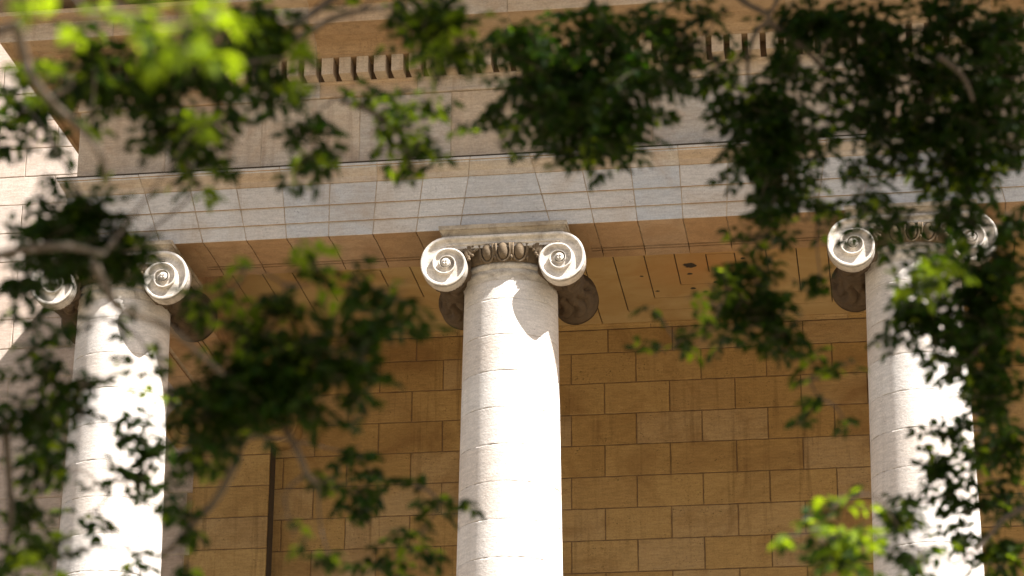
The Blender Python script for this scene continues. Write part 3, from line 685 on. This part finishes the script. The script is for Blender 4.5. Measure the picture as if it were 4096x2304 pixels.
RIGHT_STEMS = [[(3.385, -18.589, 5.645), (3.446, -18.562, 5.598), (3.505, -18.541, 5.569), (3.507, -18.533, 5.549), (3.466, -18.523, 5.51), (3.439, -18.497, 5.433), (3.439, -18.459, 5.338)], [(3.559, -18.564, 5.646), (3.534, -18.549, 5.599), (3.508, -18.536, 5.556)], [(3.507, -18.533, 5.549), (3.564, -18.417, 5.549), (3.625, -18.389, 5.502), (3.666, -18.275, 5.505), (3.756, -18.13, 5.445), (3.805, -18.099, 5.384)], [(3.924, -18.174, 5.617), (3.904, -18.138, 5.519), (3.899, -18.095, 5.409), (3.875, -18.075, 5.348)], [(4.024, -18.102, 5.471), (3.994, -18.072, 5.385), (3.966, -18.032, 5.275), (3.952, -18.005, 5.202)], [(4.034, -18.689, 5.314), (4.081, -18.669, 5.28), (4.115, -18.648, 5.24), (4.134, -18.623, 5.183)], [(4.228, -18.048, 4.043), (4.165, -18.043, 4.008), (4.1, -18.025, 3.939), (4.009, -18.113, 3.853)]]
KDEN = 7.0
def leaf_mat():
    t = NT('leaf')
    at = t.n('ShaderNodeAttribute', attribute_name='tint'); sep = t.n('ShaderNodeSeparateColor'); t.l(at.outputs['Color'], sep.inputs[0])
    dark_leaf = t.mix(sep.outputs[1], (.006, .017, .001), (.014, .038, .0022))
    colr = t.mix(sep.outputs[0], dark_leaf, (.14, .20, .010))  # bright end paints sunlit leaves as well as young ones
    dark_trans = t.mix(sep.outputs[1], (.006, .020, .0007), (.022, .062, .0015))
    tcol = t.mix(sep.outputs[0], dark_trans, (.40, .53, .008))
    b = t.n('ShaderNodeBsdfPrincipled'); t.l(colr, b.inputs['Base Color']); b.inputs['Roughness'].default_value = .5; b.inputs['Specular IOR Level'].default_value = .16
    tr = t.n('ShaderNodeBsdfTranslucent'); t.l(tcol, tr.inputs[0])
    ms = t.n('ShaderNodeMixShader'); ms.inputs[0].default_value = .5; t.l(b.outputs[0], ms.inputs[1]); t.l(tr.outputs[0], ms.inputs[2])
    o = t.n('ShaderNodeOutputMaterial'); t.l(ms.outputs[0], o.inputs[0]); return t.m
M['leaf'] = leaf_mat()

class Leaves:
    def __init__(s): s.v = []; s.f = []; s.t = []
    def leaf(s, p, d, n, L, wd, tint):
        side = d.cross(n)
        if side.length < 1e-4: return
        side.normalize(); n = side.cross(d)
        o = len(s.v); fold = n * (wd * .35)
        P = (p, p + d * (.36 * L) - n * .002, p + d * (.70 * L) - n * (.05 * L), p + d * L - n * (.14 * L))
        w1, w2 = wd * .5, wd * .40
        s.v += [P[0], P[1], P[2], P[3], P[1] + side * w1 + fold, P[2] + side * w2 + fold * .8, P[1] - side * w1 + fold, P[2] - side * w2 + fold * .8]
        s.f += [(o, o + 4, o + 1), (o + 4, o + 5, o + 2, o + 1), (o + 5, o + 3, o + 2), (o, o + 1, o + 6), (o + 6, o + 1, o + 2, o + 7), (o + 7, o + 2, o + 3)]
        s.t += [tint] * 6
    def spray(s, p, d, L, tone, rnd, size=1., tw=None):
        """a twig with alternate leaves, drooping"""
        n = max(4, int(L / (.0175 * size))); d = d.normalized(); pts = [p.copy()]
        up = Vector((rnd.gauss(0, .45), rnd.gauss(0, .45), 1)).normalized()
        for i in range(n):
            d = (d + Vector((rnd.gauss(0, .07), rnd.gauss(0, .07), -.025 + rnd.gauss(0, .05)))).normalized()
            p = p + d * (L / n); pts.append(p.copy())
            sd = d.cross(up)
            if sd.length < 1e-3: continue
            sd.normalize(); sg = 1 if i % 2 else -1
            ld = (d * rnd.uniform(.35, .8) + sd * sg * rnd.uniform(.6, 1.) + Vector((0, 0, rnd.uniform(-.40, .12)))).normalized()
            nn = (up + Vector((rnd.gauss(0, .5), rnd.gauss(0, .5), rnd.gauss(0, .3)))).normalized()
            l = size * rnd.uniform(.036, .060) * (1 - .25 * (i / n))
            y = 1. if rnd.random() < tone else 0.
            y = min(1., max(0., y * rnd.uniform(.55, 1.) + rnd.uniform(0, .10)))
            s.leaf(p, ld, nn, l, l * rnd.uniform(.46, .60), (y, rnd.random(), rnd.random()))
        s.leaf(p, d, up, size * .048, size * .023, (tone * rnd.random(), rnd.random(), rnd.random()))
        if tw is not None: tube(tw, [pts[0], pts[len(pts) // 2], pts[-1]], [.0018, .0014, .0007], 4)
    def build(s, name, parent, off, tw):
        me = bpy.data.meshes.new(name); ox = Vector(off); k = len(s.v); nf = len(s.f)
        s.v += [Vector(v) for v in tw.v]; s.f += [tuple(i + k for i in f) for f in tw.f]; s.t += tw.t
        me.from_pydata([tuple(v - ox) for v in s.v], [], s.f); me.materials.append(M['leaf']); me.materials.append(M['bark'])
        me.polygons.foreach_set('material_index', [0] * nf + [1] * len(tw.f))
        at = me.attributes.new('tint', 'FLOAT_COLOR', 'FACE'); at.data.foreach_set('color', [c for t in s.t for c in (*t, 1.)])
        me.update(); o = bpy.data.objects.new(name, me); C.objects.link(o); o.parent = parent
        return o

def bez(pts, n=8):
    """smooth polyline through points (Catmull-Rom)"""
    pts = [Vector(p) for p in pts]; P = [pts[0] * 2 - pts[1]] + pts + [pts[-1] * 2 - pts[-2]]; out = []
    for i in range(1, len(P) - 2):
        for k in range(n):
            t = k / n
            out.append(.5 * ((2 * P[i]) + (P[i + 1] - P[i - 1]) * t + (2 * P[i - 1] - 5 * P[i] + 4 * P[i + 1] - P[i + 2]) * t * t + (3 * P[i] - P[i - 1] - 3 * P[i + 1] + P[i + 2]) * t ** 3))
    out.append(pts[-1]); return out

def make_tree(label, base, trunk, limbs, clumps, stems, shade_crowns, seed, KD, pale):
    rnd = random.Random(seed)
    root = thing('leafy_tree', label, 'tree', base)
    off = tuple(-v for v in base)
    t = MB(); p = bez(trunk, 6); n = len(p); tube(t, p, [.17 - .10 * i / n for i in range(n)], 16); t.build('trunk', M['bark'], root, off)
    nodes = []
    for pts in limbs:
        b = MB(); p = bez(pts, 8); n = len(p); tube(b, p, [.036 - .029 * i / n for i in range(n)], 10); b.build('limb', M['bark'], root, off)
        nodes += p[n // 2:]
        q = p[int(n * .62)]; clumps = clumps + [(q.x, q.y, q.z, .13, .10, 1.2, .15)]
    for pts in stems:
        b = MB(); p = bez(pts, 6); n = len(p); r0 = .0095 if len(pts) > 4 else .0085
        tube(b, p, [r0 * (1.15 - .6 * i / n) * (1 + .08 * math.sin(i * 1.7)) for i in range(n)], 8); b.build('branch', M['young'] if len(pts) > 4 and pale else M['bark'], root, off)
        nodes += p
    # branchlets: every clump grows from the nearest wood already there
    tw = MB(); todo = [Vector(c[:3]) for c in clumps]
    while todo:
        best = min(((a - q).length, i, j) for i, a in enumerate(todo) for j, q in enumerate(nodes))
        a = todo.pop(best[1]); q = nodes[best[2]]
        mid = (a + q) / 2 + Vector((rnd.gauss(0, .02), rnd.gauss(0, .03), .10 * (a - q).length))
        pp = bez([q, mid, a], 5)
        tube(tw, pp, [.0042 - .0022 * i / len(pp) for i in range(len(pp))], 5)
        nodes += pp[2:]
    lv = Leaves()
    for x, y, z, rx, rz, den, tone in clumps:
        rx *= 1.08; rz *= .98
        c = Vector((x, y, z)); rd = max(rx, rz) * 1.25
        N = den * KD * math.pi * rx * rz / .00095
        ns = max(2, int(N / 8.5)); Lm = min(.17, max(.055, .8 * (rx + rz)))
        for i in range(ns):
            u = Vector((rnd.gauss(0, 1), rnd.gauss(0, 1), rnd.gauss(0, 1))).normalized() * rnd.random() ** .62
            s_ = Vector((u.x * rx, u.y * rd, u.z * rz))
            L = Lm * rnd.uniform(.6, 1.15)
            d = Vector((u.x + rnd.gauss(0, .6), u.y + rnd.gauss(0, .6), u.z * .35 - .12 + rnd.gauss(0, .22)))
            if d.length < .1: d = Vector((1, 0, 0))
            d.normalize()
            lv.spray(c + s_ * .95 - d * L * .6, d, L, tone, rnd, 1., tw if i % 2 == 0 else None)
    for (x, y, z), (rx, ry, rz), N in shade_crowns:  # unseen upper leaf masses, added to shade the boughs below
        for i in range(N // 9):
            u = Vector((rnd.gauss(0, 1), rnd.gauss(0, 1), rnd.gauss(0, 1))).normalized() * rnd.random() ** .625
            d = Vector((u.x + rnd.gauss(0, .5), u.y + rnd.gauss(0, .5), rnd.gauss(0, .3) - .1)).normalized()
            lv.spray(Vector((x + u.x * rx, y + u.y * ry, z + u.z * rz)), d, .28, .15, rnd, 1.35)
    lv.build('crown', root, base, tw)
    return root

lb, rb = (.55, -20.3, 0.), (5.75, -17.6, 0.)
LR, RR = LEFT_ROOTS, RIGHT_ROOTS
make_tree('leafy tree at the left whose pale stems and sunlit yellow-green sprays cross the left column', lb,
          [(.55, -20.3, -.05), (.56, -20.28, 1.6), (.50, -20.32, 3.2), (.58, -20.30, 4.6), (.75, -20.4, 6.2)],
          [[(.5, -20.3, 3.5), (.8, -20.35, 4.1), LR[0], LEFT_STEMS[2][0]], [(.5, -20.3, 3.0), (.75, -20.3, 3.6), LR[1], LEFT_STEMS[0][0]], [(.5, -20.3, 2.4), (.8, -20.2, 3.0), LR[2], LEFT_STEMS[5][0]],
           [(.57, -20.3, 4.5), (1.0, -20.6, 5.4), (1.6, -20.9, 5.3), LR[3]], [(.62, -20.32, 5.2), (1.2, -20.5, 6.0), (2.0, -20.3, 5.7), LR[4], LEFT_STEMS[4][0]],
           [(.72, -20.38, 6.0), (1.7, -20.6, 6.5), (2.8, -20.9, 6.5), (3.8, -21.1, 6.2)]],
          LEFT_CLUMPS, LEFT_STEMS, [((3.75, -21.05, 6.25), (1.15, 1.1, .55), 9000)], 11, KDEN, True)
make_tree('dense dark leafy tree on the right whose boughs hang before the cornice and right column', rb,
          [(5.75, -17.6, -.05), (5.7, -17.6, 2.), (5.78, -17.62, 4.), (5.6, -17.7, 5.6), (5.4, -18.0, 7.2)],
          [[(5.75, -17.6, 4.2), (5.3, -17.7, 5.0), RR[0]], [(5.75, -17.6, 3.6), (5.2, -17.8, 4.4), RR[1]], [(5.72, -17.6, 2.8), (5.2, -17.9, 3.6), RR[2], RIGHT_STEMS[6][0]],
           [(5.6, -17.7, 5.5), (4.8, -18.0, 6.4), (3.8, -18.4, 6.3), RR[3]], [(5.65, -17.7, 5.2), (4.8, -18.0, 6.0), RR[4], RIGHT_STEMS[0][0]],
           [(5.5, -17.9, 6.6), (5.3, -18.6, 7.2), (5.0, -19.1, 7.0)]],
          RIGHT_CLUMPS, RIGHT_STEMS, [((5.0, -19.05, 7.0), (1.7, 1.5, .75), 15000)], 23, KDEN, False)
FSTOP, EXPO = 3.3, 1.85
# ------------------------------------------------------------------ light, sky, camera
AZ, EL = math.radians(60.), math.radians(49.2)
to_sun = Vector((math.sin(AZ) * math.cos(EL), -math.cos(AZ) * math.cos(EL), math.sin(EL)))
sun = bpy.data.lights.new('sun', 'SUN'); sun.energy = 5.; sun.angle = math.radians(.53); sun.color = (1., .98, .95)
so = bpy.data.objects.new('sun', sun); C.objects.link(so); so.rotation_euler = to_sun.to_track_quat('Z', 'Y').to_euler(); so.location = (20, -20, 40)
w = bpy.data.worlds.new('World'); scene.world = w; w.use_nodes = True
nt = w.node_tree; nt.nodes.clear()
sk = nt.nodes.new('ShaderNodeTexSky'); sk.sky_type = 'NISHITA'; sk.sun_disc = False
sk.sun_elevation = EL; sk.sun_rotation = math.atan2(to_sun.x, to_sun.y); sk.air_density = 1.; sk.dust_density = 2.5; sk.ozone_density = 1.
bg = nt.nodes.new('ShaderNodeBackground'); bg.inputs[1].default_value = .05
ow = nt.nodes.new('ShaderNodeOutputWorld'); nt.links.new(sk.outputs[0], bg.inputs[0]); nt.links.new(bg.outputs[0], ow.inputs[0])

cd = bpy.data.cameras.new('camera'); cam = bpy.data.objects.new('camera', cd); C.objects.link(cam); scene.camera = cam
F, YAW, PIT, ROL = 6850.1, .1435, .3745, .0054
cd.sensor_width = 36.; cd.lens = F / 2576 * 36.; cd.clip_end = 2000.; cd.clip_start = .1
cam.location = (3.8165, -26.3522, -10.9327 + Z0)
fw = Vector((-math.sin(YAW) * math.cos(PIT), math.cos(YAW) * math.cos(PIT), math.sin(PIT)))
rt = Vector((math.cos(YAW), math.sin(YAW), 0)); up = rt.cross(fw)
r2 = rt * math.cos(ROL) + up * math.sin(ROL); u2 = up * math.cos(ROL) - rt * math.sin(ROL)
cam.rotation_euler = Matrix((r2, u2, -fw)).transposed().to_euler()
cd.dof.use_dof = True; cd.dof.focus_distance = 27.8; cd.dof.aperture_fstop = FSTOP
vs = scene.view_settings; vs.view_transform = 'Standard'; vs.look = 'None'; vs.exposure = EXPO; vs.gamma = 1.
